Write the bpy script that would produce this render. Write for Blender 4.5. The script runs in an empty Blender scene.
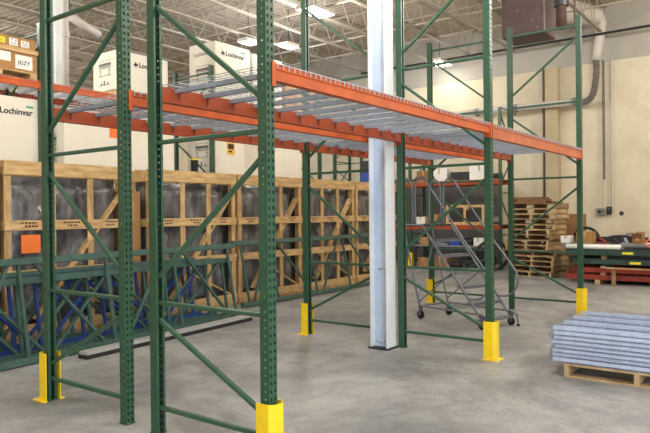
import bpy, bmesh, math, random
from mathutils import Vector, Matrix
random.seed(7)
PI = math.pi
SC = bpy.context.scene
COL = SC.collection

# ------------------------------------------------------------------ materials
def lin(c):
    return tuple(((v / 255) / 12.92 if v / 255 <= .04045 else ((v / 255 + .055) / 1.055) ** 2.4) for v in c) + (1,)

def mat(name, rgb, rough=.5, metal=0., var=.12, scale=6., bump=0., bscale=40., rgb2=None, spec=.5, stretch=None, coat=0., lo=.35, hi=.65, detail=6):
    m = bpy.data.materials.new(name); m.use_nodes = True
    nt = m.node_tree; N = nt.nodes; L = nt.links
    b = N['Principled BSDF']
    b.inputs['Roughness'].default_value = rough
    b.inputs['Metallic'].default_value = metal
    b.inputs['Specular IOR Level'].default_value = spec
    b.inputs['Coat Weight'].default_value = coat
    tc = N.new('ShaderNodeTexCoord'); mp = N.new('ShaderNodeMapping')
    L.new(tc.outputs['Object'], mp.inputs['Vector'])
    if stretch: mp.inputs['Scale'].default_value = stretch
    nz = N.new('ShaderNodeTexNoise'); nz.inputs['Scale'].default_value = scale; nz.inputs['Detail'].default_value = detail
    L.new(mp.outputs['Vector'], nz.inputs['Vector'])
    cr = N.new('ShaderNodeValToRGB')
    c1 = lin(rgb)
    c2 = lin(rgb2) if rgb2 else tuple(v * (1 - var) for v in c1[:3]) + (1,)
    cr.color_ramp.elements[0].position = lo; cr.color_ramp.elements[0].color = c2
    cr.color_ramp.elements[1].position = hi; cr.color_ramp.elements[1].color = c1
    L.new(nz.outputs['Fac'], cr.inputs['Fac']); L.new(cr.outputs['Color'], b.inputs['Base Color'])
    if bump:
        n2 = N.new('ShaderNodeTexNoise'); n2.inputs['Scale'].default_value = bscale; n2.inputs['Detail'].default_value = 4
        L.new(mp.outputs['Vector'], n2.inputs['Vector'])
        bp = N.new('ShaderNodeBump'); bp.inputs['Strength'].default_value = bump; bp.inputs['Distance'].default_value = .02
        L.new(n2.outputs['Fac'], bp.inputs['Height']); L.new(bp.outputs['Normal'], b.inputs['Normal'])
    return m

M = {}
M['green'] = mat('green_rack_paint', (44, 82, 60), .36, 0, .15, 5)
M['green_brace'] = mat('green_brace_paint', (54, 92, 70), .34, .1, .15, 5)
M['teal'] = mat('weathered_green_paint', (66, 98, 88), .45, 0, .3, 7)
M['blue'] = mat('blue_rack_paint', (34, 70, 146), .45, 0, .25, 7)
M['orange'] = mat('orange_beam_paint', (198, 86, 24), .42, 0, .14, 4, rgb2=(176, 72, 20))
M['orange_pale'] = mat('faded_orange_beam_paint', (198, 106, 66), .45, 0, .14, 4, rgb2=(182, 92, 56))
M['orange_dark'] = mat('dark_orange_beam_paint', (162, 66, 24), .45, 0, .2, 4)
M['red'] = mat('red_steel_paint', (150, 52, 36), .5, 0, .35, 4)
M['yellow'] = mat('yellow_guard_paint', (250, 212, 24), .4, 0, .1, 9)
M['galv'] = mat('galvanised_steel', (170, 177, 192), .45, .25, .2, 12)
M['galv_wire'] = mat('galvanised_wire', (196, 200, 206), .38, .3, .15, 12)
M['wire_blue'] = mat('bright_galvanised_deck', (196, 208, 232), .42, .25, .15, 12)
M['wire_dim'] = mat('dull_galvanised_wire', (150, 162, 186), .42, .3, .15, 12)
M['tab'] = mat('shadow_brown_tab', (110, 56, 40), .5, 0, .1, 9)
M['ladder'] = mat('grey_ladder_paint', (116, 120, 130), .4, .2, .15, 8)
M['rubber'] = mat('black_rubber', (25, 25, 27), .7, 0, .2, 8)
M['dark'] = mat('dark_metal', (45, 45, 47), .5, .2, .3, 8)
M['colwhite'] = mat('white_column_paint', (226, 228, 228), .4, 0, .06, 3)
M['colblue'] = mat('pale_blue_film', (198, 214, 240), .3, 0, .1, 3, bump=.1, bscale=12)  # column white with cool daylight painted in as pale blue
M['wood'] = mat('crate_pine', (216, 182, 128), .65, 0, .3, 3, bump=.15, bscale=20, rgb2=(176, 138, 90), stretch=(1.2, 6, 6))
M['woodv'] = mat('crate_pine_upright', (210, 176, 122), .65, 0, .3, 3, bump=.15, bscale=20, rgb2=(168, 132, 86), stretch=(6, 6, 1.2))
M['palwood'] = mat('pallet_wood', (190, 162, 122), .75, 0, .35, 5, bump=.2, bscale=30, rgb2=(150, 120, 82))
M['palwood2'] = mat('old_pallet_wood', (160, 130, 92), .75, 0, .35, 5, bump=.2, bscale=30, rgb2=(116, 88, 58))
M['film'] = mat('black_shrink_film', (122, 120, 120), .26, 0, .3, 3, bump=1.0, bscale=9, rgb2=(62, 61, 63), coat=.3, stretch=(2, 2, .6))
M['film_grey'] = mat('grey_shrink_film', (140, 136, 132), .25, 0, .3, 4, bump=1.0, bscale=9, rgb2=(70, 68, 68), coat=.3, stretch=(2, 2, .6))
M['pilegreen'] = mat('dark_green_paint', (44, 72, 66), .45, 0, .3, 5)
M['carton'] = mat('brown_cardboard', (172, 126, 76), .8, 0, .12, 3)
M['carton2'] = mat('dark_cardboard', (150, 108, 70), .8, 0, .15, 3)
M['white'] = mat('white_carton', (232, 226, 210), .6, 0, .04, 2)
M['paper'] = mat('white_paper', (236, 234, 228), .7, 0, .04, 6)
M['label_y'] = mat('yellow_label', (236, 220, 40), .6, 0, .05, 6)
M['label_yp'] = mat('pale_yellow_label', (226, 186, 80), .6, 0, .15, 16)
M['label_o'] = mat('orange_label', (240, 120, 45), .6, 0, .05, 6)
M['ink'] = mat('black_ink', (28, 28, 30), .6, 0, .05, 6)
M['ink_grey'] = mat('grey_ink', (88, 86, 84), .6, 0, .05, 6)
M['ink_brown'] = mat('stencil_ink', (74, 50, 30), .8, 0, .2, 20)
M['l_green'] = mat('green_print', (80, 180, 70), .6, 0, .05, 6)
M['l_blue'] = mat('blue_print', (50, 120, 190), .6, 0, .05, 6)
M['joist'] = mat('pale_joist_paint', (172, 162, 148), .6, 0, .12, 2)
M['pipe_white'] = mat('white_pipe_paint', (206, 200, 190), .5, 0, .1, 3)
M['pipe_grey'] = mat('grey_conduit', (110, 104, 98), .5, .3, .2, 5)
M['duct_flex'] = mat('foil_flex_duct', (136, 130, 126), .4, .3, .5, 30, bump=.8, bscale=60)
M['heater'] = mat('brown_heater_paint', (84, 66, 66), .5, .1, .18, 5)
M['rust'] = mat('rusty_pipe', (84, 62, 54), .7, .1, .3, 8)
M['tote'] = mat('blue_plastic', (36, 70, 160), .4, 0, .1, 5)
M['hose'] = mat('orange_hose', (226, 86, 48), .5, 0, .1, 5)
M['greyitem'] = mat('grey_metal_item', (140, 140, 140), .5, .2, .2, 7)

def emit(name, rgb, s):
    m = bpy.data.materials.new(name); m.use_nodes = True
    nt = m.node_tree; b = nt.nodes['Principled BSDF']
    b.inputs['Base Color'].default_value = (0.9, .9, .9, 1)
    b.inputs['Emission Color'].default_value = lin(rgb); b.inputs['Emission Strength'].default_value = s
    nz = nt.nodes.new('ShaderNodeTexNoise'); nz.inputs['Scale'].default_value = 30
    nt.links.new(nz.outputs['Fac'], b.inputs['Roughness'])
    return m
M['lamp_warm'] = emit('warm_lamp_glass', (255, 248, 226), 14)
M['lamp_cool'] = emit('cool_lamp_glass', (190, 200, 255), 1.1)

def floor_mat():
    m = bpy.data.materials.new('stained_concrete'); m.use_nodes = True
    nt = m.node_tree; N = nt.nodes; L = nt.links; b = N['Principled BSDF']
    tc = N.new('ShaderNodeTexCoord')
    def noise(s, d, r=.6, dist=0):
        n = N.new('ShaderNodeTexNoise'); n.inputs['Scale'].default_value = s; n.inputs['Detail'].default_value = d
        n.inputs['Roughness'].default_value = r; n.inputs['Distortion'].default_value = dist
        L.new(tc.outputs['Object'], n.inputs['Vector']); return n
    a = noise(.7, 12, .74, .4); c = noise(5., 10, .75); sp = noise(38, 4, .7)
    cr = N.new('ShaderNodeValToRGB'); e = cr.color_ramp.elements
    e[0].position = .34; e[0].color = lin((106, 108, 110)); e[1].position = .60; e[1].color = lin((170, 170, 169))
    L.new(a.outputs['Fac'], cr.inputs['Fac'])
    cr2 = N.new('ShaderNodeValToRGB'); e = cr2.color_ramp.elements
    e[0].position = .32; e[0].color = (.66, .66, .67, 1); e[1].position = .6; e[1].color = (1.04, 1.03, 1.0, 1)
    L.new(c.outputs['Fac'], cr2.inputs['Fac'])
    mx = N.new('ShaderNodeMix'); mx.data_type = 'RGBA'; mx.blend_type = 'MULTIPLY'; mx.inputs[0].default_value = .8
    L.new(cr.outputs['Color'], mx.inputs[6]); L.new(cr2.outputs['Color'], mx.inputs[7])
    cr3 = N.new('ShaderNodeValToRGB'); e = cr3.color_ramp.elements
    e[0].position = .35; e[0].color = (.78, .78, .78, 1); e[1].position = .7; e[1].color = (1.05, 1.05, 1.05, 1)
    L.new(sp.outputs['Fac'], cr3.inputs['Fac'])
    mx2 = N.new('ShaderNodeMix'); mx2.data_type = 'RGBA'; mx2.blend_type = 'MULTIPLY'; mx2.inputs[0].default_value = .7
    L.new(mx.outputs[2], mx2.inputs[6]); L.new(cr3.outputs['Color'], mx2.inputs[7])
    L.new(mx2.outputs[2], b.inputs['Base Color'])
    mr = N.new('ShaderNodeMapRange'); mr.inputs['To Min'].default_value = .38; mr.inputs['To Max'].default_value = .62
    L.new(c.outputs['Fac'], mr.inputs['Value']); L.new(mr.outputs['Result'], b.inputs['Roughness'])
    bp = N.new('ShaderNodeBump'); bp.inputs['Strength'].default_value = .08
    L.new(sp.outputs['Fac'], bp.inputs['Height']); L.new(bp.outputs['Normal'], b.inputs['Normal'])
    return m

def block_mat(name, c1, c2, axis):
    m = bpy.data.materials.new(name); m.use_nodes = True
    nt = m.node_tree; N = nt.nodes; L = nt.links; b = N['Principled BSDF']; b.inputs['Roughness'].default_value = .7
    tc = N.new('ShaderNodeTexCoord'); sx = N.new('ShaderNodeSeparateXYZ'); cb = N.new('ShaderNodeCombineXYZ')
    L.new(tc.outputs['Object'], sx.inputs['Vector'])
    L.new(sx.outputs['Y' if axis == 'X' else 'X'], cb.inputs['X']); L.new(sx.outputs['Z'], cb.inputs['Y'])
    br = N.new('ShaderNodeTexBrick'); L.new(cb.outputs['Vector'], br.inputs['Vector'])
    br.inputs['Scale'].default_value = 1; br.inputs['Brick Width'].default_value = .406; br.inputs['Row Height'].default_value = .203
    br.inputs['Mortar Size'].default_value = .008; br.inputs['Mortar Smooth'].default_value = .4
    br.inputs['Color1'].default_value = lin(c1); br.inputs['Color2'].default_value = lin(c2)
    br.inputs['Mortar'].default_value = tuple(v * .94 for v in lin(c2)[:3]) + (1,)
    nz = N.new('ShaderNodeTexNoise'); nz.inputs['Scale'].default_value = 1.3; nz.inputs['Detail'].default_value = 6
    L.new(tc.outputs['Object'], nz.inputs['Vector'])
    cr = N.new('ShaderNodeValToRGB'); cr.color_ramp.elements[0].color = (.86, .84, .82, 1); cr.color_ramp.elements[1].color = (1, 1, 1, 1)
    cr.color_ramp.elements[0].position = .35; cr.color_ramp.elements[1].position = .6
    L.new(nz.outputs['Fac'], cr.inputs['Fac'])
    mx = N.new('ShaderNodeMix'); mx.data_type = 'RGBA'; mx.blend_type = 'MULTIPLY'; mx.inputs[0].default_value = .8
    L.new(br.outputs['Color'], mx.inputs[6]); L.new(cr.outputs['Color'], mx.inputs[7]); L.new(mx.outputs[2], b.inputs['Base Color'])
    bp = N.new('ShaderNodeBump'); bp.inputs['Strength'].default_value = .15; bp.inputs['Distance'].default_value = .006; bp.invert = True
    L.new(br.outputs['Fac'], bp.inputs['Height']); L.new(bp.outputs['Normal'], b.inputs['Normal'])
    return m

def deck_mat():
    m = bpy.data.materials.new('ribbed_roof_deck'); m.use_nodes = True
    nt = m.node_tree; N = nt.nodes; L = nt.links; b = N['Principled BSDF']; b.inputs['Roughness'].default_value = .7
    tc = N.new('ShaderNodeTexCoord'); w = N.new('ShaderNodeTexWave'); w.bands_direction = 'X'; w.inputs['Scale'].default_value = 1.6
    L.new(tc.outputs['Object'], w.inputs['Vector'])
    cr = N.new('ShaderNodeValToRGB'); cr.color_ramp.elements[0].color = lin((178, 164, 146)); cr.color_ramp.elements[1].color = lin((200, 186, 168))
    L.new(w.outputs['Fac'], cr.inputs['Fac']); L.new(cr.outputs['Color'], b.inputs['Base Color'])
    bp = N.new('ShaderNodeBump'); bp.inputs['Strength'].default_value = .8; bp.inputs['Distance'].default_value = .04
    L.new(w.outputs['Fac'], bp.inputs['Height']); L.new(bp.outputs['Normal'], b.inputs['Normal'])
    return m
M['floor'] = floor_mat()
M['wall'] = block_mat('cream_block_wall', (222, 211, 186), (219, 208, 182), 'X')
M['wally'] = block_mat('cream_block_wall_y', (214, 203, 180), (210, 199, 176), 'Y')
M['wall_up'] = mat('grey_upper_wall', (182, 176, 166), .7, 0, .08, .8)
M['pilaster'] = block_mat('tan_pilaster', (196, 180, 148), (190, 174, 142), 'X')
M['deck'] = deck_mat()

# ------------------------------------------------------------------ mesh builder
class MB:
    def __init__(s): s.v = []; s.f = []
    def add(s, vs, fs):
        n = len(s.v); s.v += [tuple(v) for v in vs]; s.f += [tuple(i + n for i in f) for f in fs]; return s
    def box(s, x0, x1, y0, y1, z0, z1, mtx=None):
        vs = [Vector((x, y, z)) for x in (x0, x1) for y in (y0, y1) for z in (z0, z1)]
        if mtx: vs = [mtx @ v for v in vs]
        return s.add(vs, [(0, 1, 3, 2), (4, 6, 7, 5), (0, 4, 5, 1), (2, 3, 7, 6), (0, 2, 6, 4), (1, 5, 7, 3)])
    def bar(s, p0, p1, w, h, up=(0, 0, 1)):
        p0 = Vector(p0); p1 = Vector(p1); d = (p1 - p0).normalized(); up = Vector(up)
        if abs(d.dot(up)) > .98: up = Vector((1, 0, 0))
        a = d.cross(up).normalized(); b = a.cross(d)
        vs = [p + a * (i * w / 2) + b * (j * h / 2) for p in (p0, p1) for i, j in ((-1, -1), (1, -1), (1, 1), (-1, 1))]
        return s.add(vs, [(0, 3, 2, 1), (4, 5, 6, 7), (0, 1, 5, 4), (1, 2, 6, 5), (2, 3, 7, 6), (3, 0, 4, 7)])
    def tube(s, pts, r, n=8, cap=True):
        pts = [Vector(p) for p in pts]; rs = r if isinstance(r, (list, tuple)) else [r] * len(pts)
        d0 = (pts[1] - pts[0]).normalized(); up = Vector((0, 0, 1)) if abs(d0.z) < .9 else Vector((1, 0, 0))
        a = d0.cross(up).normalized(); rings = []; vs = []
        for i, p in enumerate(pts):
            d = ((pts[min(i + 1, len(pts) - 1)] - pts[max(i - 1, 0)])).normalized()
            a = (a - d * a.dot(d)).normalized(); b = d.cross(a)
            vs += [p + (a * math.cos(2 * PI * k / n) + b * math.sin(2 * PI * k / n)) * rs[i] for k in range(n)]
        fs = []
        for i in range(len(pts) - 1):
            for k in range(n):
                k2 = (k + 1) % n; fs.append((i * n + k, i * n + k2, (i + 1) * n + k2, (i + 1) * n + k))
        if cap:
            fs.append(tuple(range(n))[::-1]); fs.append(tuple((len(pts) - 1) * n + k for k in range(n)))
        return s.add(vs, fs)
    def prism(s, poly, p0, ax, ay, az, t):          # poly in (ax, ay) plane, extruded t along az
        p0 = Vector(p0); ax = Vector(ax); ay = Vector(ay); az = Vector(az); n = len(poly)
        vs = [p0 + ax * u + ay * v for u, v in poly] + [p0 + ax * u + ay * v + az * t for u, v in poly]
        fs = [tuple(range(n))[::-1], tuple(range(n, 2 * n))] + [(i, (i + 1) % n, n + (i + 1) % n, n + i) for i in range(n)]
        return s.add(vs, fs)
    def mesh(s, name, m, solid=0, smooth=False, bevel=0):
        me = bpy.data.meshes.new(name); me.from_pydata(s.v, [], s.f)
        bm = bmesh.new(); bm.from_mesh(me)
        if solid:
            bmesh.ops.remove_doubles(bm, verts=bm.verts, dist=1e-5)
            bmesh.ops.recalc_face_normals(bm, faces=bm.faces)
            bmesh.ops.solidify(bm, geom=bm.faces[:], thickness=solid)
        if bevel:
            bmesh.ops.bevel(bm, geom=bm.edges[:], offset=bevel, segments=1, affect='EDGES')
        bmesh.ops.recalc_face_normals(bm, faces=bm.faces)
        bm.to_mesh(me); bm.free()
        me.materials.append(m)
        if smooth:
            for p in me.polygons: p.use_smooth = True
        return me
    def build(s, name, m, parent=None, **k):
        return link(name, s.mesh(name, m, **k), parent)

def link(name, me, parent=None, loc=None):
    o = bpy.data.objects.new(name, me); COL.objects.link(o)
    if parent: o.parent = parent
    if loc: o.location = loc
    return o
def tag(o, label=None, cat=None, group=None, kind=None):
    if label: o['label'] = label
    if cat: o['category'] = cat
    if group: o['group'] = group
    if kind: o['kind'] = kind
    return o
def thing(name, label, cat, loc=(0, 0, 0), rz=0, group=None):
    o = bpy.data.objects.new(name, None); COL.objects.link(o); o.empty_display_size = .1
    o.location = loc; o.rotation_euler = (0, 0, rz)
    return tag(o, label, cat, group)
def kids(o): return [c for c in bpy.data.objects if c.parent == o]
def dup(o, label=None, loc=None, rot=None, group=None, parent=None):
    c = o.copy(); COL.objects.link(c)
    if parent: c.parent = parent
    if label: c['label'] = label
    if group: c['group'] = group
    if loc is not None: c.location = loc
    if rot is not None: c.rotation_euler = rot
    for k in kids(o): dup(k, parent=c)
    return c
def struct(name, mb, m, **k): return tag(mb.build(name, m, **k), kind='structure')

TXT = {}
def text_mesh(body, size, m, ext=.0015, spacing=1.0, offset=0.0):
    key = (body, size, m.name, offset)
    if key in TXT: return TXT[key]
    cu = bpy.data.curves.new('t', 'FONT'); cu.body = body; cu.size = size; cu.extrude = ext; cu.space_character = spacing
    cu.offset = offset; cu.resolution_u = 3
    o = bpy.data.objects.new('t', cu); COL.objects.link(o)
    bpy.context.view_layer.update()
    me = bpy.data.meshes.new_from_object(o.evaluated_get(bpy.context.evaluated_depsgraph_get()))
    bpy.data.objects.remove(o); bpy.data.curves.remove(cu)
    me.materials.clear(); me.materials.append(m); TXT[key] = me
    return me
def text(body, size, m, parent, loc, face='-Y', name='printed_text', **k):
    o = link(name, text_mesh(body, size, m, **k), parent, loc)
    o.rotation_euler = (PI / 2, 0, 0 if face == '-Y' else -PI / 2)
    return o

# ------------------------------------------------------------------ the building
WX = 18.9; YB = 32.; XL = -5.; YF = -4.; ZC = 7.35
struct('floor', MB().box(XL - .3, WX + .3, YF - .3, YB + .3, -.2, 0), M['floor'])
struct('ceiling', MB().box(XL - .3, WX + .3, YF - .3, YB + .3, ZC, ZC + .2), M['deck'])
struct('wall_right', MB().box(WX, WX + .3, YF - .3, YB + .3, 0, 5.78), M['wall'])
struct('wall_right', MB().box(WX + .04, WX + .3, YF - .3, YB + .3, 5.78, ZC), M['wall_up'])
struct('wall_back', MB().box(XL, WX, YB, YB + .3, 0, ZC), M['wally'])
struct('wall_left', MB().box(XL - .3, XL, YF, YB, 0, ZC), M['wall'])
# front wall with an open dock doorway behind the camera
w = MB().box(XL, -2.5, YF - .3, YF, 0, ZC).box(3.5, WX, YF - .3, YF, 0, ZC).box(-2.5, 3.5, YF - .3, YF, 4.2, ZC)
struct('wall_front', w, M['wally'])
struct('trim_2', MB().box(WX - .02, WX, 7.3, 14, 0, 2.75), mat('shaded_grey_wall', (100, 99, 98), .7, 0, .1, 2))  # grey wall panel with the shelf decks' shade painted into its colour
struct('trim_1', MB().box(WX - .28, WX, 5.5, 5.86, 0, 5.78), M['pilaster'])

# ------------------------------------------------------------------ rack upright frames
W = 1.104; HT = 4.705; L = 3.6513
D0 = (3.0394, 2.7242)
def post_mesh(H, m, name):
    xs = [-.038, -.0265, -.0125, .0125, .0265, .038]
    mb = MB(); p = .0508; n = int(H / p)
    P = lambda x, y, z: (x, y, z)
    for i in range(n):
        z0 = i * p; z1 = z0 + p; h0 = z0 + .014; h1 = z0 + .037
        zs = [z0, h0, h1, z1]
        for a in range(5):
            for b in range(3):
                if b == 1 and a in (1, 3): continue
                mb.add([P(xs[a], -.038, zs[b]), P(xs[a + 1], -.038, zs[b]), P(xs[a + 1], -.038, zs[b + 1]), P(xs[a], -.038, zs[b + 1])], [(0, 1, 2, 3)])
        ys = [-.038, -.010, .000, .038]; zz = [z0, z0 + .02, z0 + .03, z1]
        for sx in (-.038, .038):
            if sx > 0:
                for b in range(3):
                    mb.add([P(sx, -.038, zs[b]), P(sx, .038, zs[b]), P(sx, .038, zs[b + 1]), P(sx, -.038, zs[b + 1])], [(0, 1, 2, 3)])
            else:
                for a in range(3):
                    for b in range(3):
                        if a == 1 and b == 1: continue
                        mb.add([P(sx, ys[a], zz[b]), P(sx, ys[a + 1], zz[b]), P(sx, ys[a + 1], zz[b + 1]), P(sx, ys[a], zz[b + 1])], [(0, 1, 2, 3)])
            q = .038 - .02 if sx > 0 else -.038 + .02
            for b in range(3):
                mb.add([P(sx, .038, zs[b]), P(q, .038, zs[b]), P(q, .038, zs[b + 1]), P(sx, .038, zs[b + 1])], [(0, 1, 2, 3)])
    return mb.mesh(name, m, solid=.0025)

def make_frame(label, cat, kind, W=W, H=HT, post_m=M['green'], brace_m=M['green_brace'], bold=False, group=None, foot=True):
    root = thing('upright_frame', label, cat, group=group)
    pm = post_mesh(H, post_m, 'post')
    f = link('post', pm, root, (0, 0, .008)); r = link('post', pm, root, (0, W, .008)); r.rotation_euler = (0, 0, PI)
    zz = [.193, .971, 2.157, 3.339, 4.53]
    di = [(.85, .32), (1.16, 2.0), (3.17, 2.36), (3.53, 4.36)]       # (rear z, front z)
    if H < 4.5:
        zz = [.15, 1.0, 1.95, 2.9, H - .15]; di = [(.2, .95), (1.9, 1.05), (2.0, 2.85), (H - .2, 2.95)]
    t = .04 if bold else .034
    for z in zz:
        MB().bar((0, .02, z), (0, W - .02, z), t, t * .9).build('horizontal_brace', brace_m, root, bevel=.004)
    for zr, zf in di:
        MB().bar((0, W - .02, zr), (0, .02, zf), t, t * .9).build('diagonal_brace', brace_m, root, bevel=.004)
    if foot:
        for y in (0, W):
            MB().box(-.043, .043, y - .046, y + .046, 0, .008).build('foot_plate', post_m, root)
    return root

uf = make_frame('green upright frame nearest the camera, yellow guard at its front foot on the bottom edge', 'rack frame', 0)
uf.location = (D0[0], D0[1], 0)
lab = {1: 'green upright frame right of the white column, yellow guard before the rolling ladder',
       2: 'green upright frame at the far right end of the orange shelf, near the pallet stack'}
for i in (1, 2): dup(uf, lab[i], (D0[0] + L * i, D0[1], 0))
yr = D0[1] + W + .3752
lab = ['leftmost green upright frame, yellow guard on its rear foot beside the leaning frames',
       'green upright frame between wooden crates and white column, yellow guard on its left foot',
       'green upright frame behind the rolling ladder, yellow guard on its rear foot']
for i in range(3): dup(uf, lab[i], (D0[0] + L * i + (.03 if i == 1 else 0), yr + W, 0), (0, 0, PI))
# third rack row behind the crates
X3 = [1.75, 5.40, 9.05, 12.70]; Y3 = 9.6
lab = ['', 'green upright frame behind the first crate and the brown carton, mostly hidden at far left',
       'green upright frame behind the crates, standing before the tall white logo boxes',
       'green upright frame behind the crates, seen above them against the cream wall']
for i in (1, 2, 3): dup(uf, lab[i], (X3[i], Y3, 0), (0, 0, 0))
dup(uf, 'farthest green upright frame, standing by the end wall beyond the crates', (18.1, 11.9, 0), (0, 0, 0))

# ------------------------------------------------------------------ post guards
def guard_mb():
    s = [(-.07, .05), (-.07, -.055), (-.035, -.09), (.035, -.09), (.07, -.055), (.07, .05)]
    mb = MB(); H = .42
    for (a, b), (c, d) in zip(s, s[1:]):
        mb.add([(a, b, .01), (c, d, .01), (c, d, H), (a, b, H)], [(0, 1, 2, 3)])
    return mb
gd = thing('post_guard', 'yellow steel guard on the nearest green post, cut by the bottom edge of the photo', 'post guard', (D0[0], D0[1], 0))
guard_mb().build('guard_plate', M['yellow'], gd, solid=.008)
MB().box(-.1, -.062, -.12, .06, 0, .01).box(.062, .1, -.12, .06, 0, .01).box(-.062, .062, -.12, -.08, 0, .01).build('base_plate', M['yellow'], gd)
for x, y in ((-.084, -.1), (.084, -.1), (-.084, .03)):
    MB().tube([(x, y, .01), (x, y, .024)], .009, 6).build('anchor_bolt', M['galv'], gd)
dup(gd, 'yellow steel guard on the green post in front of the rolling ladder', (D0[0] + L, D0[1], 0))
dup(gd, 'yellow steel guard on the rightmost post, beside the stack of wire decks', (D0[0] + 2 * L, D0[1], 0))
lab = ['yellow steel guard at the rear foot of the leftmost frame', 'yellow steel guard on the post between crates and white column',
       'yellow steel guard on the post behind the rolling ladder']
for i in range(3): dup(gd, lab[i], (D0[0] + L * i + (.03 if i == 1 else 0), yr + W, 0), (0, 0, PI))

# ------------------------------------------------------------------ beams
ZT = 2.59
def beam_root(Lb, h, m, plate_h=.15):
    root = thing('shelf_beam', 'x', 'shelf beam')
    a = Lb - .085
    # outer skin full height, inner ledge lower (steel step beam)
    prof = [(-.034, 0), (-.004, 0), (-.004, -.038), (.026, -.038), (.026, -h), (-.034, -h), (-.034, -.043), (-.027, -.041), (-.027, -.038), (-.034, -.036)]
    MB().prism(prof, (-a / 2, 0, 0), (0, 1, 0), (0, 0, 1), (1, 0, 0), a).build('beam_rail', m, root)
    for s in (-1, 1):
        x0 = s * (Lb / 2 - .038 - .010); x1 = s * (Lb / 2 - .038 - .004)
        c = MB().box(min(x0, x1), max(x0, x1), -.036, .028, -plate_h, .01)
        x2 = s * (Lb / 2 - .012); c.box(min(x2, x1), max(x2, x1), -.0465, -.0425, -plate_h, .01)
        c.box(min(x0, x1), max(x0, x1), -.0465, -.036, -plate_h, .01)
        c.build('end_plate', m, root)
    return root
def set_thing(r, label, loc, rz=0):
    r['label'] = label; r.location = loc; r.rotation_euler = (0, 0, rz); return r
def placed(r, used, label, loc, rz=0):
    if not used: return set_thing(r, label, loc, rz)
    return dup(r, label, loc, (0, 0, rz))
b_o = beam_root(L, .108, M['orange']); b_p = beam_root(L, .15, M['orange_pale'], .17); b_d = beam_root(L, .12, M['orange_dark'])
cx = lambda i: D0[0] + L * (i + .5)
set_thing(b_o, 'bright orange front shelf beam running from the nearest post past the white column', (cx(0), D0[1], ZT))
set_thing(b_p, 'paler orange shelf beam forming the right half of the front shelf edge', (cx(1), D0[1], ZT))
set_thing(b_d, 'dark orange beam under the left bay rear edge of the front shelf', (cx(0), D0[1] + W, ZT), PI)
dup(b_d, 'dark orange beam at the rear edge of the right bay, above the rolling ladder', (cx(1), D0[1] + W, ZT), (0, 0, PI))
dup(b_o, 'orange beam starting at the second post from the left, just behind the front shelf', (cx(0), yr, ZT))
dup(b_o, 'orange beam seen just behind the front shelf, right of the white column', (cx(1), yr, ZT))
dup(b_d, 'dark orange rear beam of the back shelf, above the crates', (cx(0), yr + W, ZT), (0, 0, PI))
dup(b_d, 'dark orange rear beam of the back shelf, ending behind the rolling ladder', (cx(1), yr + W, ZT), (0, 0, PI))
Z3 = 3.75; nm3 = ['left bay, under the brown carton crate', 'middle bay, under the white logo boxes', 'right bay, beyond the tall boxes']
for i in range(3):
    x = (X3[i] + X3[i + 1]) / 2
    if i > 0 or True:
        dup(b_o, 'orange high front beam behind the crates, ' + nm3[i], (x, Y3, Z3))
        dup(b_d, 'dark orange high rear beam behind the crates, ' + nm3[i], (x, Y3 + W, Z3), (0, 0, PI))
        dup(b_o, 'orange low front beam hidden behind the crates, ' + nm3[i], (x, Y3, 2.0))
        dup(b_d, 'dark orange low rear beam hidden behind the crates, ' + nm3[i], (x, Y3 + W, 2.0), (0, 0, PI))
fr = dup(uf, 'green upright frame hidden at the far left end of the row behind the crates', (X3[0], Y3, 0), (0, 0, 0))

# ------------------------------------------------------------------ wire decks
DW = 1.165; DD = W - .01
def wire_mb(w, d, rr, wf=.036, step=.0575, cross=.12):
    mb = MB(); n = int(round(w / step)); hy = d / 2
    for i in range(n + 1):
        x = -w / 2 + .004 + (w - .008) * i / n
        mb.bar((x, -hy, 0), (x, hy, 0), rr, rr)
        if wf:
            for s in (-1, 1):
                mb.bar((x, s * hy, rr / 2), (x, s * hy, -wf), rr * 1.5, rr)
    m = int(round(d / cross))
    for j in range(m + 1):
        y = -hy + d * j / m
        mb.bar((-w / 2, y, -rr if 0 < j < m else -rr), (w / 2, y, -rr), rr, rr)
    if wf:
        pass
    return mb
def deck_root(d, m_w, m_c, rr=.005, gap_strips=True, step=.0575, hw=.018, wf=.036):
    root = thing('wire_deck', 'x', 'wire deck')
    wire_mb(DW, d, rr, wf, step=step).build('wire_mesh', m_w, root)
    cd = d - .075
    for k in range(4):
        x = -DW / 2 + DW * (k + .5) / 4 if gap_strips else (-DW / 2 + .04) + (DW - .08) * k / 3
        c = MB().box(x - hw, x + hw, -cd / 2, cd / 2, -.014, -.008)
        c.box(x - hw, x - hw + .004, -cd / 2, cd / 2, -.042, -.014).box(x + hw - .004, x + hw, -cd / 2, cd / 2, -.042, -.014)
        
        c.build('support_channel', m_c, root)
        if gap_strips:
            for s in (-1, 1):
                ty = s * (W / 2 - .036); MB().box(x - .006, x + .006, ty - .003, ty + .003, -.1, -.042).build('hanging_tab', M['tab'], root)  # dark strip painted for the shaded gap between channel flares
    return root
dk = deck_root(W + .085, M['galv_wire'], M['galv']); first = True
pos3 = ['leftmost', 'middle', 'rightmost']
for r, (yy, rn) in enumerate(((D0[1] + W / 2, 'front shelf'), (yr + W / 2, 'back shelf'))):
    for bay in (0, 1):
        for k in range(3):
            lb = 'grey wire deck on the %s, %s of three in the %s bay' % (rn, pos3[k], 'left' if bay == 0 else 'right')
            loc = (cx(bay) + (k - 1) * 1.18, yy, ZT + .006)
            placed(dk, not first, lb, loc); first = False
dk3 = deck_root(W + .05, M['galv_wire'], M['galv'], wf=0)
dk3_used = False
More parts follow.
